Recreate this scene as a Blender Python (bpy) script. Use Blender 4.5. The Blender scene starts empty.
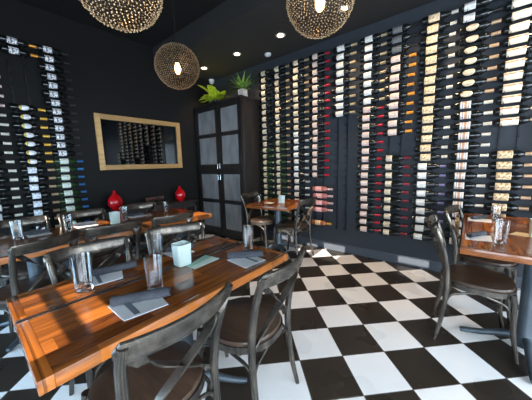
import bpy, bmesh, math, random
from mathutils import Vector, Matrix
random.seed(7)
C = bpy.context.scene.collection
PI = math.pi
R = math.radians

# ------------------------------------------------------------ materials
def mat(name, col=(.5,.5,.5), rough=.5, metal=0, emit=None, es=1, trans=0, ior=1.45, coat=0, spec=None):
    m = bpy.data.materials.new(name); m.use_nodes = True
    b = m.node_tree.nodes['Principled BSDF']
    b.inputs['Base Color'].default_value = (*col, 1)
    b.inputs['Roughness'].default_value = rough
    b.inputs['Metallic'].default_value = metal
    b.inputs['Transmission Weight'].default_value = trans
    b.inputs['IOR'].default_value = ior
    b.inputs['Coat Weight'].default_value = coat
    b.inputs['Coat Roughness'].default_value = .08
    if spec is not None: b.inputs['Specular IOR Level'].default_value = spec
    if emit:
        b.inputs['Emission Color'].default_value = (*emit, 1)
        b.inputs['Emission Strength'].default_value = es
    return m
class N:
    """small helper for wiring nodes"""
    def __init__(s, m): s.m = m; s.t = m.node_tree; s.b = s.t.nodes['Principled BSDF']
    def n(s, typ, **kw):
        x = s.t.nodes.new(typ)
        for k, v in kw.items(): setattr(x, k, v)
        return x
    def l(s, a, b): s.t.links.new(a, b)
    def coord(s, out='Object'): return s.n('ShaderNodeTexCoord').outputs[out]
    def mapping(s, vec, scale=(1,1,1), loc=(0,0,0), rot=(0,0,0)):
        p = s.n('ShaderNodeMapping'); p.inputs['Scale'].default_value = scale
        p.inputs['Location'].default_value = loc; p.inputs['Rotation'].default_value = rot
        s.l(vec, p.inputs['Vector']); return p.outputs[0]
    def noise(s, vec, scale, detail=3, rough=.5):
        p = s.n('ShaderNodeTexNoise'); p.inputs['Scale'].default_value = scale
        p.inputs['Detail'].default_value = detail; p.inputs['Roughness'].default_value = rough
        s.l(vec, p.inputs['Vector']); return p.outputs[0]
    def ramp(s, fac, stops):
        p = s.n('ShaderNodeValToRGB'); e = p.color_ramp.elements
        while len(e) < len(stops): e.new(.5)
        for i, (pos, c) in enumerate(stops): e[i].position = pos; e[i].color = (*c, 1)
        s.l(fac, p.inputs[0]); return p.outputs[0]
    def math(s, op, a, b=None, c=None):
        p = s.n('ShaderNodeMath', operation=op)
        for i, v in enumerate((a, b, c)):
            if v is None: continue
            if isinstance(v, (int, float)): p.inputs[i].default_value = v
            else: s.l(v, p.inputs[i])
        return p.outputs[0]
    def mix(s, fac, a, b, mode='MIX'):
        p = s.n('ShaderNodeMix', data_type='RGBA', blend_type=mode)
        for i, v in ((0, fac), (6, a), (7, b)):
            if isinstance(v, (int, float)): p.inputs[i].default_value = v
            elif isinstance(v, tuple): p.inputs[i].default_value = (*v, 1)
            else: s.l(v, p.inputs[i])
        return p.outputs[2]
    def color(s, c): s.l(c, s.b.inputs['Base Color'])
    def bump(s, h, strength=.3, dist=.002):
        p = s.n('ShaderNodeBump'); p.inputs['Strength'].default_value = strength; p.inputs['Distance'].default_value = dist
        s.l(h, p.inputs['Height']); s.l(p.outputs[0], s.b.inputs['Normal'])

def paint(name, col, rough=.6):
    m = mat(name, col, rough, spec=.25); k = N(m); v = k.coord()
    n = k.noise(v, 3, 4)
    k.color(k.mix(k.math('MULTIPLY', n, .5), col, tuple(c*.75 for c in col)))
    k.bump(k.noise(v, 180, 2), .15, .001)
    return m
def wood(name, light, dark, axis='Y', plank=.1, length=.6, rough=.28, coat=.5):
    """planks running along the given axis, each with its own tone and grain"""
    m = mat(name, light, rough, coat=coat); k = N(m); v = k.coord()
    sep = k.n('ShaderNodeSeparateXYZ'); k.l(v, sep.inputs[0])
    a, b = (sep.outputs[0], sep.outputs[1]) if axis == 'Y' else (sep.outputs[1], sep.outputs[0])
    row = k.math('FLOOR', k.math('DIVIDE', a, plank))
    wn = k.n('ShaderNodeTexWhiteNoise', noise_dimensions='1D'); k.l(row, wn.inputs['W'])
    sh = k.math('ADD', b, k.math('MULTIPLY', wn.outputs[0], 3.1))
    col = k.math('FLOOR', k.math('DIVIDE', sh, length))
    cv = k.n('ShaderNodeCombineXYZ'); k.l(row, cv.inputs[0]); k.l(col, cv.inputs[1])
    wn2 = k.n('ShaderNodeTexWhiteNoise', noise_dimensions='2D'); k.l(cv.outputs[0], wn2.inputs['Vector'])
    sc = (38, 3, 38) if axis == 'Y' else (3, 38, 38)
    off = k.n('ShaderNodeVectorMath', operation='MULTIPLY_ADD'); k.l(cv.outputs[0], off.inputs[0])
    off.inputs[1].default_value = (1.7, 2.3, 0); k.l(v, off.inputs[2])
    g = k.noise(k.mapping(off.outputs[0], sc), 1, 5, .6)
    g2 = k.noise(k.mapping(off.outputs[0], tuple(q*3 for q in sc)), 1, 2)
    f = k.math('ADD', k.math('MULTIPLY', wn2.outputs[0], .5), k.math('MULTIPLY', g, .75))
    f = k.math('SUBTRACT', f, .14)
    c = k.ramp(f, [(.22, dark), (.5, tuple((x+y)/2*.8 for x, y in zip(light, dark))), (.74, light)])
    fr = k.math('FRACT', k.math('DIVIDE', a, plank))
    e = k.math('LESS_THAN', k.math('MINIMUM', fr, k.math('SUBTRACT', 1, fr)), .02)
    c = k.mix(k.math('MULTIPLY', e, .6), c, tuple(x*.35 for x in dark))
    k.color(c); k.bump(g2, .12, .0008)
    return m

M = {}
M['wall_dark'] = paint('charcoal wall paint', (.0065,.0063,.0065), .65)
M['wall_blue'] = paint('slate blue wall paint', (.034,.039,.047), .55)
M['ceil'] = paint('black ceiling paint', (.010,.009,.0085), .8)
M['soffit'] = paint('charcoal ceiling paint', (.030,.028,.027), .8)
M['base'] = paint('grey blue trim paint', (.07,.08,.095), .4)
M['black_wood'] = mat('black cabinet wood', (.016,.013,.012), .38)
k = N(M['black_wood']); v = k.coord(); k.color(k.ramp(k.noise(k.mapping(v,(30,30,2)),1,4), [(.3,(.010,.008,.008)),(.8,(.03,.025,.022))]))
M['rack'] = mat('black rack steel', (.012,.012,.014), .4, .6)
M['bottle'] = mat('dark bottle glass', (.006,.008,.008), .07)
M['green_bottle'] = mat('green bottle glass', (.016,.035,.012), .08)
M['rose_bottle'] = mat('pink wine glass', (.38,.13,.11), .08, coat=.5)
M['amber_bottle'] = mat('amber wine glass', (.35,.11,.035), .1, coat=.4)
M['table'] = wood('orange plank wood', (.56,.17,.03), (.10,.026,.008), 'Y', .083, .55, .20, .4)
M['table_x'] = wood('orange edge wood', (.50,.15,.025), (.13,.035,.009), 'X', .2, .9, .22, .5)
M['table_y'] = wood('orange side wood', (.50,.15,.025), (.10,.028,.008), 'Y', .2, .9, .22, .5)
M['seat'] = mat('dark stained seat wood', (.09,.05,.03), .32, coat=.2)
k = N(M['seat']); v = k.coord(); g = k.noise(k.mapping(v,(45,4,45)),1,5,.6)
k.color(k.ramp(g,[(.3,(.030,.019,.014)),(.7,(.085,.052,.034))])); k.bump(g,.15,.001)
M['frame'] = mat('brushed gunmetal', (.2,.18,.16), .27, .75)
k = N(M['frame']); v = k.coord(); g = k.noise(k.mapping(v,(14,14,5)),1,5,.65)
k.color(k.ramp(g,[(.32,(.045,.04,.037)),(.55,(.12,.105,.088)),(.78,(.30,.245,.185))])); k.bump(k.noise(k.mapping(v,(90,90,20)),1,3),.12,.001)
M['bolt'] = mat('bolt steel', (.35,.34,.33), .3, .9)
M['steel'] = mat('grey blue painted steel', (.13,.17,.21), .35, .35)
k = N(M['steel']); k.color(k.ramp(k.noise(k.coord(),9,4),[(.3,(.05,.066,.08)),(.75,(.09,.112,.13))]))
M['glass'] = mat('clear glass', (1,1,1), .02, trans=1, ior=1.45)
M['frost'] = mat('frosted mint glass', (.80,.97,.92), .35, trans=.25)
M['wax'] = mat('candle wax', (.85,.82,.72), .5)
M['napkin'] = mat('slate grey napkin cloth', (.10,.125,.18), .9)
k = N(M['napkin']); v = k.coord(); k.color(k.ramp(k.noise(v,22,4),[(.3,(.04,.044,.056)),(.75,(.09,.097,.115))])); k.bump(k.noise(v,260,2),.5,.001)
M['paper'] = mat('white paper', (.90,.93,.95), .7)
M['ink'] = mat('printed grey band', (.18,.22,.27), .7)
M['mint'] = mat('mint card', (.35,.62,.52), .6)
M['cream'] = mat('cream card', (.85,.72,.45), .6)
M['red'] = mat('glossy red glaze', (.55,.004,.008), .1, coat=.6)
M['pale'] = mat('pale stopper', (.7,.55,.5), .2)
M['oak'] = wood('natural oak frame', (.62,.38,.15), (.42,.23,.08), 'Y', .4, 1.2, .45, .1)
M['mirror'] = mat('dark mirror', (.07,.075,.075), .03, 1)
M['pane'] = mat('grey ribbed cabinet glass', (.16,.18,.215), .22, coat=.7)
k = N(M['pane']); v = k.coord(); k.color(k.ramp(k.noise(k.mapping(v,(9,9,3)),1,3),[(.3,(.175,.172,.17)),(.75,(.27,.265,.26))])); k.bump(k.noise(k.mapping(v,(160,160,160)),1,2),.25,.002)
M['chrome'] = mat('satin nickel', (.6,.6,.6), .25, 1)
M['bronze'] = mat('bronze mesh', (.60,.42,.24), .3, .85)
M['darkwire'] = mat('dark bronze wire', (.05,.035,.02), .5, .6)
M['black'] = mat('black fitting', (.01,.01,.01), .4)
M['white'] = mat('white plastic', (.7,.7,.68), .4)
M['bulb'] = mat('lit filament bulb', (1,.8,.5), .3, emit=(1,.62,.26), es=11)
M['lens'] = mat('lit downlight lens', (1,.9,.8), .3, emit=(1,.72,.45), es=22)
M['trimring'] = mat('downlight trim', (.55,.5,.45), .4)
M['leaf_lime'] = mat('lime leaf', (.45,.55,.02), .45)
k = N(M['leaf_lime']); k.color(k.ramp(k.noise(k.coord(),30,3),[(.35,(.22,.36,.015)),(.65,(.62,.66,.04))]))
M['leaf_green'] = mat('green leaf', (.10,.22,.03), .5)
k = N(M['leaf_green']); k.color(k.ramp(k.noise(k.coord(),30,3),[(.35,(.05,.12,.02)),(.7,(.22,.36,.06))]))
M['pot'] = mat('pale ceramic', (.55,.48,.42), .5)
M['soil'] = mat('potting soil', (.03,.02,.012), .9)
M['winetint'] = mat('rose tinted stemware', (.45,.2,.18), .05, trans=.8)
M['daylight'] = mat('glowing pane standing in for daylight', (.8,.9,1), .4, emit=(.74,.87,1), es=13)  # added glow in unseen windows, standing in for daylight
M['daylight_cool'] = mat('blue glowing pane standing in for sky light', (.7,.85,1), .4, emit=(.48,.74,1), es=14)  # bluer added glow for the left windows, cools the floor light
M['winframe'] = mat('black window frame', (.02,.02,.02), .4)

# checkerboard floor, tiles set at 45 degrees to the wine wall
def floor_mat():
    m = mat('checkerboard tile', rough=.2); k = N(m); v = k.coord()
    S = .3048
    mp = k.n('ShaderNodeVectorMath', operation='SUBTRACT'); k.l(v, mp.inputs[0]); mp.inputs[1].default_value = (1.8068,-.9033,0)
    q = 1/math.sqrt(2)/S
    def dot(a, b):
        d = k.n('ShaderNodeVectorMath', operation='DOT_PRODUCT'); k.l(mp.outputs[0], d.inputs[0]); d.inputs[1].default_value = (a, b, 0); return d.outputs['Value']
    i = dot(q, q); j = dot(q, -q)
    s = k.math('ADD', k.math('FLOOR', i), k.math('FLOOR', j))
    par = k.math('FLOORED_MODULO', s, 2)
    def edge(x):
        f = k.math('FRACT', x); return k.math('MINIMUM', f, k.math('SUBTRACT', 1, f))
    g = k.math('LESS_THAN', k.math('MINIMUM', edge(i), edge(j)), .008)
    n = k.noise(v, 2.5, 2, .5)
    cv = k.n('ShaderNodeCombineXYZ'); k.l(k.math('FLOOR', i), cv.inputs[0]); k.l(k.math('FLOOR', j), cv.inputs[1])
    wn = k.n('ShaderNodeTexWhiteNoise', noise_dimensions='2D'); k.l(cv.outputs[0], wn.inputs['Vector'])
    f2 = k.math('ADD', k.math('MULTIPLY', n, .7), k.math('MULTIPLY', wn.outputs[0], .3))
    wh = k.ramp(f2, [(.25, (.74,.74,.73)), (.75, (.86,.85,.83))])
    bl = k.ramp(f2, [(.25, (.020,.016,.012)), (.75, (.036,.028,.022))])
    c = k.mix(par, bl, wh)
    k.color(k.mix(g, c, (.10,.09,.08)))
    r = k.math('MULTIPLY_ADD', n, .18, .20); k.l(r, k.b.inputs['Roughness'])
    k.bump(k.math('SUBTRACT', 1, g), .3, .001)
    return m
M['floor'] = floor_mat()

# ------------------------------------------------------------ mesh building
class MB:
    def __init__(s): s.bm = bmesh.new()
    def box(s, x0, x1, y0, y1, z0, z1, bev=0):
        v = [s.bm.verts.new(p) for p in ((x0,y0,z0),(x1,y0,z0),(x1,y1,z0),(x0,y1,z0),(x0,y0,z1),(x1,y0,z1),(x1,y1,z1),(x0,y1,z1))]
        f = [s.bm.faces.new([v[i] for i in q]) for q in ((0,3,2,1),(4,5,6,7),(0,1,5,4),(1,2,6,5),(2,3,7,6),(3,0,4,7))]
        if bev:
            ed = list({e for q in f for e in q.edges})
            bmesh.ops.bevel(s.bm, geom=ed, offset=bev, segments=2, affect='EDGES', profile=.5)
        return s
    def poly(s, pts, z0, z1, bev=0):
        a = [s.bm.verts.new((x, y, z0)) for x, y in pts]; b = [s.bm.verts.new((x, y, z1)) for x, y in pts]
        n = len(pts); top = s.bm.faces.new(b); bot = s.bm.faces.new(a[::-1])
        for i in range(n): s.bm.faces.new((a[i], a[(i+1)%n], b[(i+1)%n], b[i]))
        if bev: bmesh.ops.bevel(s.bm, geom=list(top.edges)+list(bot.edges), offset=bev, segments=2, affect='EDGES', profile=.5)
        return s
    def sweep(s, path, prof, up=(0,0,1), scales=None, closed=False):
        path = [Vector(p) for p in path]; n = len(path); rings = []
        for i, p in enumerate(path):
            if closed: t = path[(i+1)%n]-path[i-1]
            else: t = path[min(i+1,n-1)]-path[max(i-1,0)]
            t.normalize(); u = Vector(up); u = u - t*u.dot(t)
            if u.length < 1e-4: u = Vector((1,0,0)) - t*t.x
            u.normalize(); w = t.cross(u)
            k = scales[i] if scales else 1
            ka, kb = k if isinstance(k, tuple) else (k, k)
            rings.append([s.bm.verts.new(p+u*a*ka+w*b*kb) for a, b in prof])
        m = len(prof)
        for i in range(n if closed else n-1):
            A, B = rings[i], rings[(i+1)%n]
            for j in range(m): s.bm.faces.new((A[j], A[(j+1)%m], B[(j+1)%m], B[j]))
        if not closed:
            s.bm.faces.new(rings[0][::-1]); s.bm.faces.new(rings[-1])
        return s
    def tube(s, path, r, sides=10, closed=False):
        if not isinstance(r, (list, tuple)): r = [r]*len(path)
        prof = [(math.cos(2*PI*i/sides), math.sin(2*PI*i/sides)) for i in range(sides)]
        d = Vector(path[-1])-Vector(path[0]); up = (0,0,1) if abs(d.normalized().z if d.length else 0) < .8 else (1,.13,0)
        return s.sweep(path, prof, up, list(r), closed)
    def lathe(s, prof, axis='Z', seg=24, o=(0,0,0), cap=True):
        o = Vector(o); rings = []
        for r, h in prof:
            ring = []
            for i in range(seg):
                a = 2*PI*i/seg; c, d = r*math.cos(a), r*math.sin(a)
                ring.append(s.bm.verts.new(o+(Vector((c,d,h)) if axis == 'Z' else Vector((h,c,d)) if axis == 'X' else Vector((d,h,c)))))
            rings.append(ring)
        for A, B in zip(rings, rings[1:]):
            for i in range(seg): s.bm.faces.new((A[i], A[(i+1)%seg], B[(i+1)%seg], B[i]))
        if cap: s.bm.faces.new(rings[0][::-1]); s.bm.faces.new(rings[-1])
        return s
    def build(s, name, m, parent=None, smooth=35, recalc=True):
        if recalc: bmesh.ops.recalc_face_normals(s.bm, faces=s.bm.faces)
        me = bpy.data.meshes.new(name); s.bm.to_mesh(me); s.bm.free()
        me.materials.append(m)
        if smooth:
            me.shade_smooth(); me.set_sharp_from_angle(angle=R(smooth))
        o = bpy.data.objects.new(name, me); C.objects.link(o)
        if parent: o.parent = parent
        return o
def smooth_path(pts, n=6):
    """Catmull-Rom through the points"""
    P = [Vector(p) for p in pts]; P = [P[0]*2-P[1]]+P+[P[-1]*2-P[-2]]; out = []
    for i in range(1, len(P)-2):
        for k in range(n):
            t = k/n; a, b, c, d = P[i-1:i+3]
            out.append(.5*((2*b)+(c-a)*t+(2*a-5*b+4*c-d)*t*t+(3*b-a-3*c+d)*t**3))
    out.append(P[-2]); return out
def empty(name, label, cat, loc=(0,0,0), rz=0, group=None):
    o = bpy.data.objects.new(name, None); C.objects.link(o); o.empty_display_size = .1
    o.location = loc; o.rotation_euler = (0,0,rz); o['label'] = label; o['category'] = cat
    if group: o['group'] = group
    return o
def tag(o, label, cat, group=None, kind=None):
    o['label'] = label; o['category'] = cat
    if group: o['group'] = group
    if kind: o['kind'] = kind
    return o
def struct(o, label=None, cat=None):
    o['kind'] = 'structure'
    if label: o['label'] = label
    if cat: o['category'] = cat
    return o
def dup(o, parent=None):
    c = o.copy(); C.objects.link(c)
    if parent: c.parent = parent
    for ch in [x for x in list(o.children)]: dup(ch, c)
    return c

# ------------------------------------------------------------ camera
def camera():
    yaw, pitch, roll, f = R(129.4209), R(-8.16568), R(-1.57913), 248.8331
    F = Vector((math.cos(yaw)*math.cos(pitch), math.sin(yaw)*math.cos(pitch), math.sin(pitch)))
    r0 = Vector((math.sin(yaw), -math.cos(yaw), 0)); u0 = r0.cross(F)
    c, s = math.cos(roll), math.sin(roll); r = c*r0+s*u0; u = -s*r0+c*u0
    cam = bpy.data.cameras.new('camera'); cam.sensor_width = 36; cam.lens = f/532*36; cam.clip_start = .02
    o = bpy.data.objects.new('camera', cam); C.objects.link(o)
    m = Matrix((r, u, -F)).transposed().to_4x4(); m.translation = Vector((3.4876,-3.511,1.3405)); o.matrix_world = m
    bpy.context.scene.camera = o
camera()

# ------------------------------------------------------------ setting
XL, XR, YF, ZC, ZM = -.73, 6.2, -4.7, 3.05, 3.3
struct(MB().box(XL-.1, XR+.1, YF-.1, .1, -.1, 0).build('floor', M['floor'], smooth=0), 'black and white checkerboard tile floor laid diagonally', 'floor')
struct(MB().box(XL-.1, XR+.1, 0, .1, 0, 3.4).build('wall_right', M['wall_blue'], smooth=0), 'slate wall behind the long wine racks', 'wall')
struct(MB().box(XL-.1, XL, YF-.1, 0, 0, 3.4).build('wall_back', M['wall_dark'], smooth=0), 'charcoal wall with mirror and red vases', 'wall')
struct(MB().box(XL, XR, YF, -1.225, ZM, ZM+.1).build('ceiling', M['ceil'], smooth=0), 'black ceiling above the dining tables', 'ceiling')
struct(MB().box(XL, XR, -1.225, 0, ZC, ZM+.1).build('trim_1', M['soffit'], smooth=0), 'charcoal lowered soffit with downlights along the wine wall', 'soffit')
struct(MB().box(.57, XR, -.016, 0, 0, .105).box(.57, XR, -.011, -.002, .105, .122, .003).build('baseboard_right', M['base'], smooth=0), 'grey blue baseboard under the wine wall', 'baseboard')
struct(MB().box(XL, XL+.014, YF, -.53, 0, .12).build('baseboard_back', M['base'], smooth=0), 'grey baseboard under the mirror wall', 'baseboard')

# far side of the room, behind the camera: unseen window wall (holes cut and sized for the light)
def wall_with_holes(name, label, axis, pos, lo, hi, top, holes):
    """boxes around rectangular holes (a0,a1,z0,z1) sorted on a grid"""
    A = sorted({lo, hi, *[h[0] for h in holes], *[h[1] for h in holes]})
    Z = sorted({0, top, *[h[2] for h in holes], *[h[3] for h in holes]})
    m = MB()
    for a0, a1 in zip(A, A[1:]):
        for z0, z1 in zip(Z, Z[1:]):
            ca, cz = (a0+a1)/2, (z0+z1)/2
            if any(h[0] < ca < h[1] and h[2] < cz < h[3] for h in holes): continue
            if axis == 'Y': m.box(a0, a1, pos-.03, pos, z0, z1)
            else: m.box(pos, pos+.1, a0, a1, z0, z1)
    return struct(m.build(name, M['wall_dark'], smooth=0), label, 'wall')
big_f = [(-.6,.55,.3,1.25), (.7,1.75,.3,1.25), (2.6,3.6,.3,1.25), (3.75,4.85,.3,2.1), (5.0,6.05,.3,2.1)]  # unseen windows, placed and sized for the light they throw
sun_f = [(.82,1.2,1.85,2.42), (-.1,.60,1.60,1.78), (1.47,1.66,1.98,2.275), (1.77,2.11,1.98,2.29), (2.83,3.17,2.21,2.31), (1.93,2.48,1.343,1.404), (1.93,2.48,1.422,1.48)]  # invented slits, shaped so the sun patches land in place
wall_with_holes('wall_front', 'dark unseen wall with added windows and sun slits behind the tables', 'Y', YF, XL, XR, 3.4, big_f+sun_f)
big_r = [(-4.3,-3.1,.25,2.4), (-2.9,-1.7,.25,2.4), (-1.5,-.4,.25,2.4)]  # unseen side windows, added as the main soft light
wall_with_holes('wall_side', 'dark unseen wall with tall added windows facing the mirror', 'X', XR, YF, 0, 3.4, big_r)
wi = 0
for (a0,a1,z0,z1) in big_f:
    wi += 1
    w = MB(); y = YF-.03
    for b in ((a0,a1,z0,z0+.04),(a0,a1,z1-.04,z1),(a0,a0+.04,z0+.04,z1-.04),(a1-.04,a1,z0+.04,z1-.04),((a0+a1)/2-.02,(a0+a1)/2+.02,z0+.04,z1-.04)): w.box(b[0],b[1],y-.03,y+.03,b[2],b[3])
    w = struct(w.build('window_%d'%wi, M['winframe'], smooth=0), 'unseen black framed window with added glowing pane', 'window')
    MB().box(a0+.03,a1-.03,y-.006,y,z0+.03,z1-.03).build('pane', M['daylight_cool' if a0 < 2 else 'daylight'], w, smooth=0)
for (a0,a1,z0,z1) in big_r:
    wi += 1
    w = MB(); x = XR+.05
    for b in ((a0,a1,z0,z0+.04),(a0,a1,z1-.04,z1),(a0,a0+.04,z0+.04,z1-.04),(a1-.04,a1,z0+.04,z1-.04),((a0+a1)/2-.02,(a0+a1)/2+.02,z0+.04,z1-.04)): w.box(x-.03,x+.03,b[0],b[1],b[2],b[3])
    w = struct(w.build('window_%d'%wi, M['winframe'], smooth=0), 'unseen black framed window with added glowing pane', 'window')
    MB().box(x,x+.006,a0+.03,a1-.03,z0+.03,z1-.03).build('pane', M['daylight'], w, smooth=0)

# ------------------------------------------------------------ ceiling fittings
ORD = ['first','second','third','fourth','fifth','sixth','seventh','eighth','ninth','tenth','eleventh','twelfth','thirteenth','fourteenth','fifteenth','sixteenth','seventeenth','eighteenth','nineteenth','twentieth','twenty-first','twenty-second','twenty-third','twenty-fourth']
def downlight(x, y, label):
    t = empty('downlight', label, 'ceiling light', (x,y,ZC), 0, 'recessed downlights in the soffit')
    MB().lathe([(.042,-.004),(.060,-.008),(.066,-.003),(.066,.0),(.042,.0)], cap=False).build('trim_ring', M['trimring'], t)
    MB().lathe([(.041,-.003),(.030,-.006),(.001,-.007)], cap=False).build('lens', M['lens'], t)
    L = bpy.data.lights.new('downlight_beam', 'SPOT'); L.energy = SPOT; L.color = (1,.69,.41); L.spot_size = R(106); L.spot_blend = .8; L.shadow_soft_size = .04
    o = bpy.data.objects.new('downlight_beam', L); C.objects.link(o); o.parent = t; o.location = (0,0,-.03); o.rotation_euler = (R(14),0,0)
SPOT = 46
for x, l in ((-.28,'glowing recessed downlight beside the small pendant, farthest of the row'),(.55,'glowing recessed downlight above the black cabinet'),(1.385,'bright recessed downlight between the two larger pendants'),(2.26,'recessed downlight seen through the right wire pendant'),(3.1,'recessed ceiling downlight over the right end of the wine wall'),(3.95,'recessed ceiling downlight over the right dining table')):
    downlight(x, -.55, l)
t = empty('smoke_detector', 'small white smoke detector on the soffit above the wine bottles', 'smoke detector', (.90,-.22,ZC))
MB().lathe([(.001,-.03),(.035,-.03),(.048,-.022),(.052,0)], cap=False).build('housing', M['white'], t)
MB().lathe([(.001,-.036),(.012,-.035),(.014,-.03)], cap=False, seg=12).build('sensor', M['white'], t)
t = empty('security_camera', 'small white dome camera on the soffit above the lime plant', 'camera', (-.66,-.08,ZC))
MB().lathe([(.05,0),(.052,-.03),(.045,-.04)], cap=False).build('mount', M['white'], t)
MB().lathe([(.045,-.04),(.040,-.065),(.022,-.082),(.001,-.086)], cap=False).build('dome', M['white'], t)

def pendant(x, y, z, r, label):
    t = empty('wire_pendant_lamp', label, 'pendant lamp', (x,y,z), 0, 'openwork bronze globe pendants')
    m = MB(); rows = 36
    for i in range(rows):
        a0, a1 = PI*(i+.15)/(rows+.3), PI*(i+1.15)/(rows+.3)
        am = (a0+a1)/2; seg = max(6, int(66*math.sin(am)))
        off = .5*(i % 2)
        for j in range(seg):
            b0, b1 = 2*PI*(j+off)/seg, 2*PI*(j+1+off)/seg
            def P(a, b, rr=r): return Vector((rr*math.sin(a)*math.cos(b), rr*math.sin(a)*math.sin(b), rr*math.cos(a)*.97))
            o_ = [P(a0,b0),P(a0,b1),P(a1,b1),P(a1,b0)]
            mr = 1.0
            da, db = (a1-a0)*.13, (b1-b0)*.10
            i_ = [P(a0+da,b0+db,r*mr),P(a0+da,b1-db,r*mr),P(a1-da,b1-db,r*mr),P(a1-da,b0+db,r*mr)]
            vo = [m.bm.verts.new(q) for q in o_]; vi = [m.bm.verts.new(q) for q in i_]
            for q in range(4): m.bm.faces.new((vo[q], vo[(q+1)%4], vi[(q+1)%4], vi[q]))
            if i % 1 == 0:      # a small brass bead on every crossing
                c_ = P(a0, b0, r*random.uniform(.985,1.02)); q_ = r*random.uniform(.016,.026); n0 = len(m.bm.faces)
                ax = [c_+Vector(w_)*q_ for w_ in ((1,0,0),(-1,0,0),(0,1,0),(0,-1,0),(0,0,1),(0,0,-1))]
                vb = [m.bm.verts.new(w_) for w_ in ax]
                for tri in ((0,2,4),(2,1,4),(1,3,4),(3,0,4),(2,0,5),(1,2,5),(3,1,5),(0,3,5)):
                    m.bm.faces.new([vb[w_] for w_ in tri]).material_index = 1
    sh = m.build('lamp_shade', M['darkwire'], t, smooth=0, recalc=False); sh.data.materials.append(M['bronze'])
    top = ZM-z
    MB().tube([(0,0,.06),(0,0,top-.02)], .004, 8).build('cord', M['black'], t)
    MB().lathe([(.06,top),(.06,top-.02),(.015,top-.035),(.004,top-.035)], cap=False).build('ceiling_rose', M['black'], t)
    MB().lathe([(.02,.035),(.021,.07),(.015,.09),(.005,.095)], seg=16).build('socket', M['black'], t)
    MB().lathe([(.002,-.065),(.014,-.06),(.026,-.04),(.030,-.015),(.024,.012),(.014,.035)], seg=20).build('bulb', M['bulb'], t)
    L = bpy.data.lights.new('bulb_light','POINT'); L.energy = 1.0; L.color = (1,.6,.28); L.shadow_soft_size = .035
    o = bpy.data.objects.new('bulb_light', L); C.objects.link(o); o.parent = t; o.location = (0,0,-.1)
pendant(2.10,-2.905,2.23,.20,'openwork bronze globe pendant, leftmost, cut off by the photo top')
pendant(1.258,-2.07,2.28,.20,'small-looking bronze globe pendant seen whole, nearest the mirror')
pendant(2.711,-2.0,2.315,.20,'openwork bronze globe pendant hanging before the wine wall, rightmost')

# ------------------------------------------------------------ wine bottles and racks
def paper(name, col, kind='text', col2=(.25,.2,.18)):
    m = mat(name, col, .6); k = N(m); v = k.coord()
    sep = k.n('ShaderNodeSeparateXYZ'); k.l(v, sep.inputs[0]); x, z = sep.outputs[0], sep.outputs[2]
    if kind == 'text':
        n = k.noise(k.mapping(v,(70,1,150)),1,1)
        f = k.math('MULTIPLY', k.math('GREATER_THAN', n, .60), .55)
        k.color(k.mix(f, col, col2))
    elif kind == 'mono':    # white label with a bold dark motif
        n = k.noise(k.mapping(v,(60,1,45),loc=(3,0,1)),1,1)
        k.color(k.mix(k.math('GREATER_THAN', n, .56), col, col2))
    elif kind == 'bars':
        def band(c0, h): return k.math('LESS_THAN', k.math('ABSOLUTE', k.math('SUBTRACT', x, c0)), h)
        c = k.mix(band(.101,.011), col, col2); c = k.mix(band(.076,.003), c, (.12,.10,.14)); c = k.mix(band(.125,.002), c, (.2,.12,.12))
        k.color(c)
    elif kind == 'streak':
        f = k.math('MULTIPLY', k.math('GREATER_THAN', z, .012), k.math('LESS_THAN', z, .022))
        n = k.noise(k.mapping(v,(18,1,1)),1,1)
        f = k.math('MULTIPLY', f, k.math('GREATER_THAN', n, .42))
        k.color(k.mix(f, col, col2))
    elif kind == 'halfgold':
        k.color(k.mix(k.math('LESS_THAN', x, .095), col, col2))
    elif kind == 'mottle':
        n = k.noise(k.mapping(v,(60,60,60)),1,3)
        k.color(k.ramp(n,[(.36,col2),(.5,col),(.7,tuple(min(1,c*1.15) for c in col))]))
    return m
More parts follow.
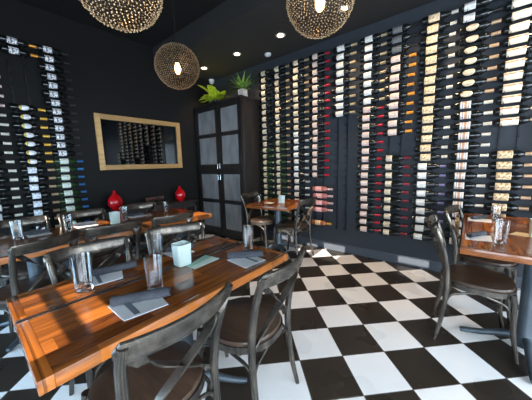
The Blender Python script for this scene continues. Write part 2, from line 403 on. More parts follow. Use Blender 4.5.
def bottle_kind(kind, lab_mat, cap_mat, body_mat, label_len=.082, oval=False, burg=False, lo=.058):
    """bottle lying along +X, label towards -Y; origin at the centre of its base"""
    t = bpy.data.objects.new('wine_bottle', None); t.empty_display_size = .03
    if burg: prof = [(.001,.006),(.030,.0),(.039,.004),(.0405,.012),(.0405,.165),(.037,.19),(.027,.222),(.018,.245),(.0152,.262),(.0145,.30),(.016,.301),(.016,.308),(.013,.31)]
    else: prof = [(.001,.006),(.030,.0),(.036,.003),(.038,.012),(.038,.192),(.036,.205),(.028,.220),(.018,.232),(.0152,.245),(.0145,.30),(.0162,.301),(.0162,.309),(.013,.311)]
    rr = prof[4][0]+.0006
    b = MB().lathe(prof,'X',20).build('glass', body_mat); b.parent = t
    m = MB(); n, q = 14, 8
    if oval:
        c = m.bm.verts.new((lo+label_len/2, -rr-.0004, 0)); ring = []
        for i in range(24):
            a = 2*PI*i/24; x = lo+label_len/2+math.cos(a)*label_len/2; th = math.sin(a)*.88
            ring.append((x, th))
        vs = [m.bm.verts.new((x, -(rr+.0004)*math.cos(th), (rr+.0004)*math.sin(th))) for x, th in ring]
        vm = [m.bm.verts.new((lo+label_len/2+(x-lo-label_len/2)*.5, -(rr+.0006)*math.cos(th*.5), (rr+.0006)*math.sin(th*.5))) for x, th in ring]
        for i in range(24):
            j = (i+1)%24; m.bm.faces.new((vs[i],vs[j],vm[j],vm[i])); m.bm.faces.new((vm[i],vm[j],c))
    else:
        g = [[m.bm.verts.new((lo+label_len*i/q, -rr*math.cos(th), rr*math.sin(th))) for th in [R(-74+148*j/n) for j in range(n+1)]] for i in range(q+1)]
        for i in range(q):
            for j in range(n): m.bm.faces.new((g[i][j],g[i][j+1],g[i+1][j+1],g[i+1][j]))
    l = m.build('paper_label', lab_mat, recalc=False); l.parent = t; l.modifiers.new('thick','SOLIDIFY').thickness = .0004
    c = MB().lathe([(.0160,.243),(.0158,.30),(.0172,.301),(.0172,.3115),(.012,.3125)],'X',16).build('foil_capsule', cap_mat); c.parent = t
    for o in (b, l, c):
        C.objects.unlink(o)
    return t
def capm(name, col, metal=.3): return mat(name, col, .35, metal)
CAP = dict(white=capm('ivory foil',(.62,.58,.50)), black=capm('black foil',(.02,.02,.02)), red=capm('red foil',(.40,.012,.03)), orange=capm('orange foil',(.75,.30,.04)),
           gold=capm('gold foil',(.75,.42,.06)), tan=capm('tan foil',(.45,.30,.18)), purple=capm('violet foil',(.15,.14,.28)), blue=capm('blue foil',(.02,.13,.33)),
           brass=capm('brass foil',(.42,.32,.18)), pink=capm('pale pink foil',(.60,.42,.42)), wine=capm('burgundy foil',(.20,.02,.03)), silver=capm('silver foil',(.5,.5,.52)))
LAB = dict(halfgold=paper('gold banded oval label',(.80,.80,.84),'halfgold',(.62,.42,.08)), cream=paper('cream label',(.64,.54,.40)), white=paper('white label',(.70,.68,.64)), pinkish=paper('blush label',(.66,.53,.46),'text',(.45,.08,.08)),
           grey=paper('dark grey label',(.12,.12,.12),'text',(.35,.33,.3)), tan=paper('amber label',(.74,.57,.36),'mottle',(.42,.24,.12)), mottle=paper('mottled tan label',(.70,.55,.34),'mottle',(.30,.14,.06)),
           bars=paper('barred label',(.70,.66,.62),'bars',(.50,.26,.14)), streak=paper('streaked label',(.76,.66,.52),'streak',(.40,.10,.02)), plain=paper('ivory label',(.76,.67,.54),'text',(.7,.6,.5)),
           mono=paper('monogram label',(.80,.79,.80),'mono',(.12,.12,.14)), oval=paper('oval cream label',(.70,.57,.40)), duo=paper('two tone label',(.80,.80,.82),'mottle',(.45,.50,.6)),
           pale=paper('pale green label',(.66,.72,.62)), rose=paper('rose label',(.80,.42,.38),'mottle',(.7,.3,.3)), fawn=paper('fawn label',(.78,.50,.26)))
KIND = {}
def bk(key, lab, cap, body='bottle', words='', **kw): KIND[key] = (bottle_kind(key, LAB[lab], CAP[cap], M[body], **kw), words)
bk('c0','cream','black', words='cream-labelled black-capped'); bk('c0g','cream','white','green_bottle', words='cream-labelled green', label_len=.07)
bk('c1','cream','brass', burg=True, words='cream-labelled brass-capped', label_len=.075); bk('c1g','cream','tan','green_bottle',burg=True, words='cream-labelled dark green', label_len=.07)
bk('c2','cream','brass', words='ivory-labelled slim'); bk('c2b','white','silver', words='silver-capped white-labelled')
bk('c3','pinkish','red', words='blush-labelled red-capped', label_len=.075); bk('c3r','rose','pink','rose_bottle', words='pink rose', label_len=.1, lo=.05)
bk('c3o','fawn','gold','amber_bottle', words='amber gold-capped', label_len=.09)
bk('c4','white','brass', words='wide white-labelled', label_len=.1)
bk('c5','white','brass', words='white-labelled brass-capped', label_len=.09); bk('c5r','pinkish','red', words='pale-labelled red-capped', label_len=.088)
bk('c6d','grey','black', words='dark-labelled', label_len=.1); bk('c6o','pinkish','orange', words='pale-labelled orange-capped', label_len=.098); bk('c6c','cream','wine', words='short cream-labelled', label_len=.072, lo=.045)
bk('c7t','tan','white', burg=True, words='amber-labelled', label_len=.1); bk('c7w','white','purple', burg=True, words='white-labelled violet-capped', label_len=.088, lo=.045)
bk('c8w','white','black', words='large white-labelled', label_len=.09, lo=.02); bk('c8o','oval','tan', oval=True, words='oval-labelled', label_len=.1, lo=.05); bk('c8b','bars','white', words='bar-labelled white-capped', label_len=.088, lo=.055)
bk('c9p','plain','red', words='ivory-labelled', label_len=.13, lo=.04); bk('c9s','streak','tan', words='streak-labelled', label_len=.13, lo=.035); bk('c9m','mottle','tan', words='mottled-labelled', label_len=.112, lo=.045)
bk('b3','mono','black', words='white-labelled black-capped', label_len=.085); bk('b3b','pale','blue','green_bottle', words='pale-labelled blue-capped', label_len=.09)
bk('b2w','mono','orange', words='white-labelled orange-capped', label_len=.085); bk('b2o','halfgold','gold', oval=True, words='oval-labelled gold-capped', label_len=.09, lo=.07); bk('b2s','duo','tan', words='square-labelled tan-capped', label_len=.08)
bk('b1','pinkish','pink', words='pale pink-capped'); bk('b1w','white','white', words='ivory-capped')
# two-tone foil band on the oval labels of the mirror wall stays inside the label material
protos = {k_: v_[0] for k_, v_ in KIND.items()}
def put_bottle(kind, loc, rz, label, group):
    root, words = KIND[kind]
    r = root.copy(); C.objects.link(r); r.location = loc
    r.rotation_euler = (0,0,rz); r['label'] = words+' wine bottle, '+label; r['category'] = 'bottle'; r['group'] = group
    for ch in root.children:
        c = ch.copy(); C.objects.link(c); c.parent = r
def rack(x, y, rz, ks, z0, dz, label, group):
    """two steel rods on the wall with a pair of pegs per bottle"""
    t = empty('wine_rack', label, 'wine rack', (x,y,0), rz, group)
    for dx in (-.05, .085):
        m = MB(); top = z0-min(ks)*dz+.05; bot = z0-max(ks)*dz-.09
        m.box(dx-.006, dx+.006, -.018, -.006, bot, top)
        for z in (top-.02, (top+bot)/2, bot+.02): m.box(dx-.004, dx+.004, -.006, 0, z-.01, z+.01)
        for k_ in ks:
            zz = z0-k_*dz-.0415
            m.tube([(dx,-.012,zz),(dx,-.112,zz),(dx,-.118,zz+.012)], .0032, 6)
        m.build('rod', M['rack'], t, smooth=30)
Z0, DZ = 2.84, .105
cols = [ # x of label centre, {row: kind}
 (.70,  {k_:('c0' if k_ < 12 else 'c0g') for k_ in range(24)}),
 (.99,  {k_:('c1' if k_ < 11 else 'c1g') for k_ in range(24)}),
 (1.34, {k_:('c2' if k_ < 10 else 'c2b') for k_ in range(24)}),
 (1.67, {**{k_:'c3' for k_ in range(17)}, **{k_:'c3r' for k_ in range(18,22)}, 23:'c3o'}),
 (2.03, {k_:'c4' for k_ in range(9)}),
 (2.40, {k_:('c5' if k_ < 8 else 'c5r') for k_ in range(24)}),
 (2.71, {**{k_:('c6d' if k_ < 3 else 'c6o') for k_ in range(12)}, **{k_:'c6c' for k_ in range(14,24)}}),
 (3.065,{k_:('c7t' if k_ < 15 else 'c7w') for k_ in range(24)}),
 (3.405,{k_:('c8w' if k_ < 2 else 'c8o' if k_ < 9 else 'c8b') for k_ in range(24)}),
 (3.74, {**{k_:('c9p' if k_ < 4 else 'c9s') for k_ in range(12)}, **{k_:'c9m' for k_ in range(14,24)}}),
 (4.085,{k_:'c1g' for k_ in range(10,20)}),
]
YB = -.082
for ci, (x, rows) in enumerate(cols):
    cw = ORD[ci]+' column from the cabinet'
    allk = list(range(24)) if ci != 10 else list(range(9,24))
    rack(x, 0, 0, allk, Z0, DZ, 'black steel peg rack holding the '+ORD[ci]+' bottle column from the cabinet', 'peg racks on the wine wall')
    for n_, k_ in enumerate(sorted(rows)):
        kind = rows[k_]; jx = random.uniform(-.006,.006)
        cx = {'c3r':.06,'c3o':.04}.get(kind, 0)
        put_bottle(kind, (x-.10+cx+jx, YB, Z0-k_*DZ), random.uniform(-.006,.006), ORD[n_]+' from top, '+cw, 'bottles of the '+cw)
ZB0, DZB = 2.805, .1042
bcols = [(-2.636, {k_:('b3' if k_ < 13 else 'b3b') for k_ in range(24)}, 'column nearest the mirror'),
         (-2.95, {**{0:'b2w',1:'b2w'}, **{k_:'b2o' for k_ in range(7,14)}, **{k_:'b2s' for k_ in range(14,22)}}, 'middle column left of the mirror'),
         (-3.300, {**{k_:'b1' for k_ in range(3,8)}, **{k_:'b1w' for k_ in range(8,20)}}, 'leftmost column left of the mirror')]
for y, rows, cw in bcols:
    rack(XL, y, PI/2, list(range(24)), ZB0, DZB, 'black steel peg rack, '+cw, 'peg racks beside the mirror')
    for n_, k_ in enumerate(sorted(rows)):
        put_bottle(rows[k_], (XL+.082, y-.10+random.uniform(-.006,.006), ZB0-k_*DZB), PI/2+random.uniform(-.006,.006), ORD[n_]+' from top, '+cw, 'bottles of the '+cw)

# ------------------------------------------------------------ mirror, console, vases
t = empty('wall_mirror', 'rectangular dark mirror in a pale oak frame on the charcoal wall', 'mirror', (XL,-1.53,1.725))
y0, y1, z0, z1, w = -.675, .675, -.405, .405, .075
def fr(a): return MB().poly(a, 0, .035)
def frame_piece(pts):
    m = MB(); A = [m.bm.verts.new((.006,y,z)) for y, z in pts]; B = [m.bm.verts.new((.04,y,z)) for y, z in pts]
    m.bm.faces.new(A[::-1]); m.bm.faces.new(B)
    for i in range(4): m.bm.faces.new((A[i],A[(i+1)%4],B[(i+1)%4],B[i]))
    bmesh.ops.bevel(m.bm, geom=m.bm.edges[:], offset=.004, segments=1, affect='EDGES')
    m.build('frame_board', M['oak'], t)
frame_piece([(y0,z1),(y1,z1),(y1-w,z1-w),(y0+w,z1-w)]); frame_piece([(y0,z0),(y1,z0),(y1-w,z0+w),(y0+w,z0+w)])
frame_piece([(y0,z0),(y0,z1),(y0+w,z1-w),(y0+w,z0+w)]); frame_piece([(y1,z0),(y1,z1),(y1-w,z1-w),(y1-w,z0+w)])
MB().box(.004,.016,y0+w-.01,y1-w+.01,z0+w-.01,z1-w+.01).build('mirror_glass', M['mirror'], t, smooth=0)

t = empty('console_table', 'low black console table under the mirror carrying the red vases', 'console table', (-.52,-1.6,0))
MB().box(-.19,.17,-.78,.78,.70,.74,.004).build('tabletop', M['black_wood'], t)
MB().box(-.17,.15,-.74,.74,.62,.70).build('apron', M['black_wood'], t, smooth=0)
for sx in (-.165,.145):
    for sy in (-.74,.74): MB().box(sx-.022,sx+.022,sy-.022,sy+.022,0,.63,.003).build('leg', M['black_wood'], t)
def vase(x, y, s, label):
    t = empty('red_vase', label, 'vase', (x,y,.74), 0, 'red teardrop vases')
    p = [(.001,0),(.055,0),(.05,.012),(.07,.03),(.095,.07),(.098,.11),(.094,.145),(.080,.18),(.058,.21),(.036,.228),(.028,.24)]
    MB().lathe([(a*s,b*s) for a,b in p], seg=28).build('body', M['red'], t)
    MB().lathe([(a*s,b*s) for a,b in [(.028,.24),(.030,.247),(.016,.254),(.021,.268),(.016,.283),(.001,.289)]], seg=16).build('stopper', M['red'], t)
vase(-.50,-2.125,1.0,'larger glossy red stoppered vase on the black console, left')
vase(-.50,-1.07,.93,'glossy red stoppered vase on the console end nearest the cabinet')
for i in range(6):
    y = -1.66+i*.052
    t = empty('wine_glass', 'dim rose-tinted wine glass, '+ORD[i]+' from left on the console', 'glass', (-.50,y,.74), 0, 'row of wine glasses on the console')
    MB().lathe([(.001,.001),(.024,.002),(.024,.004),(.005,.006)], seg=14).build('foot', M['winetint'], t)
    MB().lathe([(.0035,.005),(.003,.06)], seg=8).build('stem', M['winetint'], t)
    MB().lathe([(.003,.06),(.018,.07),(.024,.09),(.022,.12),(.0205,.12),(.0225,.09),(.016,.072),(.001,.063)], seg=14, cap=False).build('bowl', M['winetint'], t)

# ------------------------------------------------------------ cabinet
t = empty('display_cabinet', 'tall black cabinet with grey glass doors in the room corner', 'cabinet', (0,0,0))
x0, x1, yf = -.70, .56, -.52
MB().box(x0,x1,yf+.022,-.01,.08,2.42,.003).build('body', M['black_wood'], t)
MB().box(x0-.01,x1+.012,yf-.012,-.004,2.42,2.45,.004).build('cornice', M['black_wood'], t)
MB().box(x0+.03,x1-.03,yf+.05,-.03,0,.08).build('plinth', M['black_wood'], t, smooth=0)
xm = -.025
for (a,b) in ((x0+.012,xm-.003),(xm+.003,x1-.012)):
    for (za,zb,mid,hz) in ((1.285,2.405,1.885,1.33),(.10,1.270,.685,1.13)):
        st = .07 if a < -.3 else .065
        P_ = []
        lo_, hi_ = (a+.095, b-.072) if a < -.3 else (a+.075, b-.078)
        d = MB()
        d.box(a,lo_,yf,yf+.02,za,zb); d.box(hi_,b,yf,yf+.02,za,zb)
        d.box(lo_,hi_,yf,yf+.02,zb-.085,zb); d.box(lo_,hi_,yf,yf+.02,za,za+.08); d.box(lo_,hi_,yf,yf+.02,mid-.035,mid+.035)
        d = d.build('door', M['black_wood'], t, smooth=0)
        for (q0,q1) in ((za+.08,mid-.035),(mid+.035,zb-.085)):
            MB().box(lo_-.004,hi_+.004,yf+.008,yf+.014,q0-.004,q1+.004).build('glass_pane', M['pane'], d, smooth=0)
        hx = (b-.028) if a < -.3 else (a+.028)
        MB().tube([(hx,yf,hz-.05),(hx,yf-.028,hz-.045),(hx,yf-.028,hz+.045),(hx,yf,hz+.05)], .006, 8).build('handle', M['chrome'], d)

# plants on the cabinet
def leaf(m, base, d, length, width, droop, up=.0, curl=0):
    """one leaf: a pointed strip arching along direction d"""
    base = Vector(base); d = Vector((*d, 0)).normalized(); s = Vector((-d.y, d.x, 0)); n = 7; L = []; Rr = []; Mm = []
    for i in range(n+1):
        t_ = i/n; p = base+d*length*t_+Vector((0,0,up*length*t_-droop*length*t_*t_)); p.z = max(p.z, .014)
        w_ = width*math.sin(PI*min(1,(.08+t_*.92)))**.8*.5
        L.append(m.bm.verts.new(p+s*w_+Vector((0,0,.15*w_)))); Rr.append(m.bm.verts.new(p-s*w_+Vector((0,0,.15*w_)))); Mm.append(m.bm.verts.new(p))
    for i in range(n):
        m.bm.faces.new((L[i],L[i+1],Mm[i+1],Mm[i])); m.bm.faces.new((Mm[i],Mm[i+1],Rr[i+1],Rr[i]))
t = empty('potted_spiky_plant', 'spiky green grass plant in a pale pot on the cabinet top', 'plant', (.46,-.36,2.45))
MB().poly([(-.055,-.055),(.055,-.055),(.055,.055),(-.055,.055)], 0, .13, .006).build('pot', M['pot'], t)
MB().box(-.048,.048,-.048,.048,.129,.134).build('soil', M['soil'], t, smooth=0)
m = MB()
for i in range(90):
    a = random.uniform(0,2*PI); leaf(m, (random.uniform(-.03,.03),random.uniform(-.03,.03),.13), (math.cos(a),math.sin(a)), random.uniform(.13,.25), .016, random.uniform(.2,.8), random.uniform(.4,1.6))
f_ = m.build('foliage', M['leaf_green'], t, recalc=False)
t = empty('lime_leaf_plant', 'bright lime broad-leaved plant on the left of the cabinet top', 'plant', (-.14,-.42,2.45))
MB().lathe([(.001,0),(.06,0),(.075,.05),(.07,.05),(.055,.045),(.001,.045)], seg=18, cap=False).build('pot', M['black'], t)
m = MB()
for i in range(26):
    a = random.uniform(0,2*PI); leaf(m, (random.uniform(-.03,.03),random.uniform(-.03,.03),.05), (math.cos(a),math.sin(a)), random.uniform(.16,.27), .12, random.uniform(.2,.8), random.uniform(.2,1.1))
for q in ((-.30,-.12,.55,.5),(-.14,-.22,.95,.45),(-.26,-.2,.3,.35),(.1,-.2,.9,.6),(-.3,.1,.9,.6)): leaf(m, (0,0,.05), (q[0],q[1]), .33, .15, q[3], q[2]*1.25)
leaf(m, (.05,-.05,.05), (1,-.05), .36, .03, .05, .02)
m.build('foliage', M['leaf_lime'], t, recalc=False)

# ------------------------------------------------------------ tables
def steel_pedestal(t, x, y, h, reach=.36, r=.052, rot=45):
    MB().lathe([(.075,.05),(.06,.075),(r,.09),(r,h-.06),(.07,h-.035),(.075,h-.03)], seg=24, o=(x,y,0)).build('column', M['steel'], t)
    MB().box(x-.19,x+.19,y-.19,y+.19,h-.03,h).build('mounting_plate', M['steel'], t, smooth=0)
    for a in (rot,rot+90,rot+180,rot+270):
        c, s_ = math.cos(R(a)), math.sin(R(a)); pts = []
        for d, z in ((.0,.10),(.08,.098),(.17,.07),(.26,.038),(reach-.03,.022),(reach,.018)): pts.append((x+c*d,y+s_*d,z))
        pts = smooth_path(pts, 4); n = len(pts)
        MB().tube(pts, [.027-.012*i/n for i in range(n-1)]+[.007], 12).build('foot', M['steel'], t)
def table(name, label, x0, x1, y0, y1, ped, groove=None, rz=0, h=.76, th=.045, ped_rot=45, group='orange plank-top tables'):
    """origin at the middle of the footprint; x0.. relative"""
    cx, cy = (x0+x1)/2, (y0+y1)/2; t = empty(name, label, 'table', (cx,cy,0), rz, group)
    X0, X1, Y0, Y1 = x0-cx, x1-cx, y0-cy, y1-cy; w = .038
    spans = [(X0,X1)] if groove is None else [(X0,groove-cx-.012),(groove-cx+.012,X1)]
    for i, (a,b) in enumerate(spans):
        MB().box(a+w,b-w,Y0+w,Y1-w,h-th,h).build('tabletop', M['table'], t, smooth=0)
        for yy in ((Y0,Y0+w),(Y1-w,Y1)): MB().box(a,b,yy[0],yy[1],h-th,h,.002).build('end_board', M['table_x'], t)
        for k_, xx in enumerate(((a,a+w),(b-w,b))):
            MB().box(xx[0],xx[1],Y0+w,Y1-w,h-th,h,.002).build('edge_board', M['table_y'], t)
    if groove is not None:
        MB().box(groove-cx-.012,groove-cx+.012,Y0+.004,Y1-.004,h-th,h-.010).build('leaf_joint', M['black'], t, smooth=0)
        MB().box(groove-cx-.0125,groove-cx-.0085,Y0+.002,Y1-.002,h-.012,h+.0012).build('joint_strip', M['chrome'], t, smooth=0)
    for (px,py) in ped: steel_pedestal(t, px-cx, py-cy, h-th, rot=ped_rot)
    return t
table('dining_table','large orange plank dining table in the left foreground, split by a dark joint',1.86,2.60,-3.45,-2.22,[(2.25,-2.80)],2.165)
table('dining_table','orange plank dining table at the right edge of the photo',3.47,4.25,-1.47,-.12,[(3.865,-1.17)],ped_rot=0)
table('dining_table','long orange plank table nearest the mirror and left bottles',.25,1.07,-3.75,-1.62,[(.66,-3.2),(.66,-2.1)])
table('dining_table','small square plank table between cabinet and wine wall',.91,1.60,-.87,-.15,[(1.25,-.51)],rz=R(8))

# ------------------------------------------------------------ cross-back chairs
def make_chair():
    t = bpy.data.objects.new('crossback_chair', None); C.objects.link(t); t['category'] = 'chair'
    # seat: rounded, wider to the front (+Y)
    pts = []
    for i in range(36):
        a = 2*PI*i/36; c, s_ = math.cos(a), math.sin(a)
        e = 2/2.5; x = .205*abs(c)**e*(1 if c > 0 else -1); y = .205*abs(s_)**e*(1 if s_ > 0 else -1)
        pts.append((x*(1+.09*y/.2), y))
    MB().poly(pts, .452, .478, .009).build('seat', M['seat'], t)
    ring = [(x*.985, y*.985, .437) for x, y in pts]
    MB().sweep(ring, [(-.018,-.011),(.018,-.011),(.018,.011),(-.018,.011)], closed=True).build('seat_ring', M['frame'], t)
    for s_ in (-1,1):
        p = smooth_path([(s_*.178,.168,.45),(s_*.186,.178,.34),(s_*.190,.186,.18),(s_*.204,.215,.0)], 5); n = len(p)
        MB().tube(p, [.0185-.006*i/n for i in range(n)], 12).build('leg', M['frame'], t)
        p = smooth_path([(s_*.203,-.235,.0),(s_*.190,-.205,.16),(s_*.184,-.187,.34),(s_*.184,-.185,.48),(s_*.190,-.205,.64),(s_*.202,-.245,.78),(s_*.205,-.281,.868)], 5); n = len(p)
        MB().tube(p, [.0125+.0065*min(1,i/12) if i < 20 else .019-.0035*(i-20)/(n-20) for i in range(n)], 12).build('leg', M['frame'], t)
    # bowed top rail wrapping the posts
    rp = [];  sc = []
    for i in range(25):
        u = -1+2*i/24; rp.append((u*.226, -.262-.056*(1-u*u), .845-.004*(1-u*u)))
        e_ = min(1, (1-abs(u))*9+.35); sc.append((e_*(.92+.12*(1-u*u)), e_**.5))
    prof = [(math.copysign(abs(math.cos(a))**.7,math.cos(a))*.040, math.copysign(abs(math.sin(a))**.7,math.sin(a))*.0105) for a in [2*PI*q/14 for q in range(14)]]
    MB().sweep(rp, prof, (0,-.25,1), sc).build('top_rail', M['frame'], t)
    # crossing braces
    for s_ in (-1,1):
        off = .004*s_
        p = smooth_path([(s_*.205,-.262-off,.83),(s_*.12,-.262-off,.745),(0,-.235-off,.64),(-s_*.10,-.205-off,.55),(-s_*.172,-.180-off,.462)], 6)
        b = MB().sweep(p, [(-.017,-.003),(.017,-.003),(.017,.003),(-.017,.003)], (s_,0,.9)).build('cross_brace', M['frame'], t)
    # bent arches under the seat
    def arch(a, b, dip):
        a = Vector(a); b = Vector(b); mid = (a+b)/2; inn = Vector((-mid.x, -mid.y, 0)); inn = inn.normalized()*.0 if inn.length > 0 else inn
        p = smooth_path([a+Vector((0,0,-dip)), a*.92+b*.08+Vector((0,0,-dip*.45)), a*.72+b*.28+Vector((0,0,-.03)), a*.5+b*.5+Vector((0,0,-.014)), b*.72+a*.28+Vector((0,0,-.03)), b*.92+a*.08+Vector((0,0,-dip*.45)), b+Vector((0,0,-dip))], 4)
        MB().tube(p, .009, 8).build('seat_brace', M['frame'], t)
    arch((-.184,.175,.425),(.184,.175,.425),.15); arch((-.183,-.188,.425),(.183,-.188,.425),.13)
    for s_ in (-1,1): arch((s_*.184,.17,.425),(s_*.182,-.188,.425),.14)
    for s_ in (-1,1):
        for (yy,zz) in ((-.281,.846),):
            MB().lathe([(.001,.004),(.009,.002),(.011,0)], 'Y', 12, (s_*.207,yy-.0,zz), cap=False).build('bolt', M['bolt'], t)
    return t
chair0 = make_chair(); used = []
def chair(x, y, rz, label, group):
    o = chair0 if not used else dup(chair0)
    used.append(1); o.location = (x,y,0); o.rotation_euler = (0,0,R(rz)); o['label'] = label; o['category'] = 'chair'; o['group'] = group
chair(2.505,-3.11,94,'dark cross-back chair nearest the camera, cut off by the photo bottom','chairs around the main table')
chair(2.54,-2.585,97,'dark cross-back chair with whole brown seat, at the right end of the main table','chairs around the main table')
chair(1.95,-3.05,-90,'grey cross-back chair facing the camera behind the main table, left one','chairs around the main table')
chair(1.965,-2.585,-112,'weathered cross-back chair angled behind the frosted candle holder','chairs around the main table')
chair(3.575,-1.17,-84,'cross-back chair with brown seat at right table, nearer the camera','chairs at the right table')
chair(3.65,-.59,-101,'cross-back chair at right table, the one nearer the wine wall','chairs at the right table')
chair(.95,-.50,-88,'cross-back chair between the cabinet and the small square table','chairs at the small table')
chair(1.56,-.60,90,'cross-back chair on the right side of the small square table','chairs at the small table')
chair(.97,-3.285,114,'angled cross-back chair at the left photo edge, back to camera','near chairs of the mirror-side table')
chair(.90,-2.72,88,'cross-back chair with back to camera, middle of mirror-side table','near chairs of the mirror-side table')
chair(.97,-2.22,90,'cross-back chair with back to camera below the right red vase','near chairs of the mirror-side table')
chair(.39,-3.20,-90,'far-side cross-back chair in front of the left wine bottles, leftmost','far chairs of the mirror-side table')
chair(.39,-2.69,-90,'far-side cross-back chair just left of the larger red vase','far chairs of the mirror-side table')
chair(.44,-2.09,-90,'far-side cross-back chair in front of the console wine glasses','far chairs of the mirror-side table')

# ------------------------------------------------------------ tableware
TH = .76
gl = MB().lathe([(.001,0),(.031,0),(.033,.004),(.040,.165),(.0388,.166),(.0372,.164),(.0305,.020),(.001,.015)], seg=24, cap=False).build('water_glass', M['glass'])
g_used = []
def glass(x, y, label, group, s=1, z=TH+.001):
    o = gl if not g_used else gl.copy()
    if g_used: C.objects.link(o)
    g_used.append(1); o.location = (x,y,z); o.scale = (s,s,s); tag(o, label, 'glass', group)
mg = 'clear tumblers on the main table'
glass(2.08,-3.20,'clear tall tumbler beside the left napkin roll of the main table',mg,1.08)
glass(1.935,-2.755,'clear tumbler behind and left of the frosted candle holder',mg,.92)
glass(2.36,-2.99,'clear tumbler just behind the front napkin roll',mg)
glass(2.34,-2.32,'clear tumbler at the right end of the main table',mg)
lg = 'clear tumblers on the mirror-side table'
glass(.53,-3.265,'clear tumbler at the left edge of the photo',lg)
glass(.56,-2.92,'clear tumbler under the blue-capped bottles on the mirror-side table',lg,.95)
glass(.58,-2.43,'clear tumbler just right of the mirror-side candle holder',lg)
glass(.50,-1.90,'small clear tumbler below the right red vase',lg,.85)
rg = 'clear tumblers on the right table'
glass(3.68,-1.225,'clear tall tumbler on the near side of the right table',rg)
glass(3.70,-.42,'clear tumbler on the far side of the right table',rg,.9)
glass(1.04,-.69,'clear short tumbler on the small square table','clear tumbler on the small table',.8)

def votive(x, y, s, label, rz=0):
    t = empty('candle_holder', label, 'candle holder', (x,y,TH+.001), rz, 'frosted votive candle holders')
    m = MB()
    def sq(h, z, n=32):
        out = []
        for i in range(n):
            a = 2*PI*i/n; c, d = math.cos(a), math.sin(a); e = 2/4.5
            out.append(m.bm.verts.new((h*abs(c)**e*math.copysign(1,c), h*abs(d)**e*math.copysign(1,d), z)))
        return out
    rings = [sq(.036*s,0),sq(.042*s,.004*s),sq(.047*s,.130*s),(sq(.044*s,.131*s)),sq(.039*s,.016*s)]
    m.bm.faces.new(rings[0][::-1])
    for A, B in zip(rings, rings[1:]):
        for i in range(32): m.bm.faces.new((A[i],A[(i+1)%32],B[(i+1)%32],B[i]))
    m.bm.faces.new(rings[-1]); m.build('glass_cup', M['frost'], t)
    MB().lathe([(.001,.018*s),(.026*s,.018*s),(.026*s,.045*s),(.004*s,.043*s),(.002*s,.055*s)], seg=18).build('candle', M['wax'], t)
votive(2.19,-2.735,1,'frosted mint square candle holder on the main table')
votive(.60,-2.53,.95,'frosted candle holder on the mirror-side table below the larger vase')
votive(3.90,-.90,1,'frosted candle holder at the right photo edge on the right table')
votive(1.36,-.56,.9,'frosted candle holder on the small table before the green bottles')

def roll(x0, y0, x1, y1, r, label, group):
    """rolled napkin lying between two points, spiral end and a loose flap"""
    a = Vector((x0,y0,0)); b = Vector((x1,y1,0)); L = (b-a).length; ang = math.atan2(y1-y0, x1-x0)
    t = empty('napkin_roll', label, 'napkin', ((x0+x1)/2,(y0+y1)/2,TH+.004), ang, group)
    m = MB(); n = 40; prof = []
    for i in range(n+1):
        u = i/n; th = -PI/2+u*2*PI*2.3; rr = r*(.30+.70*u); prof.append((rr, th))
    prof += [(rr_-.0032, th_) for rr_, th_ in prof[::-1]]
    K = 9; rings = []
    for k_ in range(K+1):
        x = -L/2+L*k_/K; wob = 1+.05*math.sin(k_*1.7+x0*9)
        rings.append([m.bm.verts.new((x+.004*math.sin(th*1.3)*(1 if k_ in (0,K) else 0), rr*math.cos(th)*wob*1.12, max(.001, r*.93+rr*math.sin(th)*.93*wob))) for rr, th in prof])
    q = len(prof)
    for A, B in zip(rings, rings[1:]):
        for i in range(q): m.bm.faces.new((A[i],A[(i+1)%q],B[(i+1)%q],B[i]))
    for E_ in (rings[0], rings[-1]):
        for i in range(n): m.bm.faces.new((E_[i],E_[i+1],E_[2*n-i],E_[2*n+1-i]))
    m.build('cloth', M['napkin'], t, smooth=60)
    m = MB()     # cutlery inside the roll shows as a dark core
    m.tube([(-L/2+.006,0,r),(L/2-.006,0,r)], r*.27, 8); m.build('cutlery', M['black'], t)
def card(pts, label, mats, name='menu_card', group=None, strip=None, th=.003):
    cx = sum(p[0] for p in pts)/4; cy = sum(p[1] for p in pts)/4
    t = empty(name, label, 'card', (cx,cy,TH), 0, group)
    q = [(p[0]-cx, p[1]-cy) for p in pts]
    def lerp(a, b, u): return (a[0]+(b[0]-a[0])*u, a[1]+(b[1]-a[1])*u)
    if len(mats) == 1: MB().poly(q, .0003, th).build('paper', mats[0], t, smooth=0)
    else:
        A = [q[0], lerp(q[0],q[1],.5), lerp(q[3],q[2],.5), q[3]]; B = [lerp(q[0],q[1],.5), q[1], q[2], lerp(q[3],q[2],.5)]
        MB().poly(A, .0003, th).build('panel', mats[0], t, smooth=0); MB().poly(B, .0003, th).build('panel', mats[1], t, smooth=0)
    if strip:
        s0, s1 = strip; A = [lerp(q[0],q[3],s0), lerp(q[1],q[2],s0), lerp(q[1],q[2],s1), lerp(q[0],q[3],s1)]
        A = [lerp(A[0],A[1],.08), lerp(A[0],A[1],.92), lerp(A[3],A[2],.92), lerp(A[3],A[2],.08)]
        MB().poly(A, th, th+.0005).build('printed_band', M['ink'], t, smooth=0)
mn = 'rolled napkins on the main table'; mc = 'white menus under the napkins'
W = [M['paper']]
card([(2.33,-3.185),(2.50,-3.185),(2.53,-3.02),(2.35,-2.99)],'white menu card under the front napkin roll',W,group=mc,strip=(.25,.38))
roll(2.36,-3.175,2.475,-2.98,.027,'slate napkin roll on white menu at the main table front',mn)
card([(1.92,-3.16),(2.07,-3.17),(2.09,-3.03),(1.94,-2.98)],'white menu card under the left rear napkin roll',W,group=mc,strip=(.25,.36))
roll(1.945,-3.13,2.01,-2.925,.026,'slate napkin roll behind the front one, beside tall tumblers',mn)
card([(1.90,-2.71),(2.04,-2.71),(2.06,-2.56),(1.92,-2.55)],'white menu card under the napkin behind the candle holder',W,group=mc)
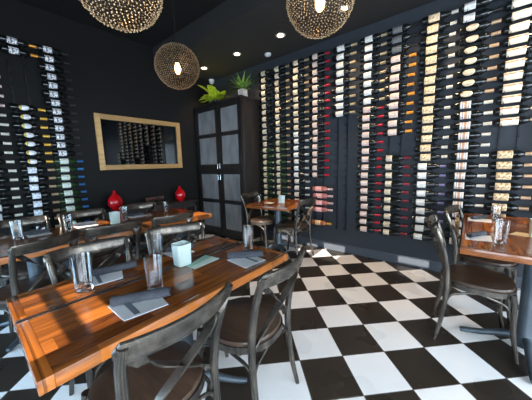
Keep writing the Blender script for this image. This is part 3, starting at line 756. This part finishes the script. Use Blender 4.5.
roll(1.92,-2.69,2.00,-2.53,.025,'slate napkin roll half hidden behind the main candle holder',mn)
card([(2.36,-2.535),(2.535,-2.555),(2.555,-2.395),(2.38,-2.38)],'white menu card at the right end of the main table',W,group=mc,strip=(.6,.72))
roll(2.355,-2.52,2.51,-2.365,.026,'slate napkin roll at the right end of the main table',mn)
card([(2.175,-2.56),(2.30,-2.545),(2.31,-2.735),(2.235,-2.74)],'two tone mint and white card beside the main candle holder',[M['mint'],mat('pale mint card',(.75,.90,.80),.6)],'table_card')
ln = 'rolled napkins on the mirror-side table'
card([(.36,-3.2),(.52,-3.2),(.52,-3.04),(.36,-3.04)],'white menu card at the left edge of the mirror-side table',W,group='menus on the mirror-side table')
roll(.42,-3.215,.46,-3.045,.0225,'slate napkin roll right of the leftmost tumbler pair',ln)
card([(.37,-2.84),(.52,-2.84),(.52,-2.66),(.37,-2.66)],'white menu card under the mirror-side napkin near the blue-capped bottles',W,group='menus on the mirror-side table')
roll(.42,-2.83,.46,-2.66,.0225,'slate napkin roll under the blue-capped bottles',ln)
card([(.33,-2.31),(.46,-2.31),(.46,-2.13),(.33,-2.13)],'white menu card right of the mirror-side candle holder',W,group='menus on the mirror-side table')
roll(.36,-2.30,.39,-2.14,.021,'slate napkin roll right of the mirror-side candle holder',ln)
rn = 'rolled napkins on the right table'
card([(3.49,-1.24),(3.64,-1.22),(3.64,-1.05),(3.49,-1.07)],'white menu card on the near side of the right table',W,group='menus on the right table')
roll(3.515,-1.20,3.60,-1.06,.022,'slate napkin roll beside the right table tall tumbler',rn)
card([(3.50,-.52),(3.67,-.52),(3.67,-.36),(3.50,-.36)],'white menu card on the far side of the right table',W,group='menus on the right table')
roll(3.53,-.47,3.64,-.33,.022,'slate napkin roll on the far side of the right table',rn)
card([(3.75,-.91),(3.80,-.80),(3.92,-.83),(3.87,-.94)],'cream card under the right table candle holder',[M['cream']],'table_card',th=.001)
card([(1.10,-.66),(1.22,-.66),(1.22,-.55),(1.10,-.55)],'white card on the small table by the candle',W,'table_card')

# ------------------------------------------------------------ light
w = bpy.data.worlds.new('daylight sky'); bpy.context.scene.world = w; w.use_nodes = True
bg = w.node_tree.nodes['Background']; bg.inputs[0].default_value = (.55,.75,1,1); bg.inputs[1].default_value = 1.2
S = bpy.data.lights.new('sun','SUN'); S.energy = 15; S.angle = R(.3); S.color = (1,.93,.84)
o = bpy.data.objects.new('sun', S); C.objects.link(o)
o.rotation_euler = Vector((0,1,-math.tan(R(25)))).to_track_quat('-Z','Y').to_euler()

sc = bpy.context.scene
sc.view_settings.view_transform = 'Standard'; sc.view_settings.look = 'None'; sc.view_settings.gamma = 1
sc.view_settings.exposure = 0
sc.cycles.max_bounces = 10; sc.cycles.transmission_bounces = 8; sc.cycles.caustics_reflective = False; sc.cycles.caustics_refractive = False
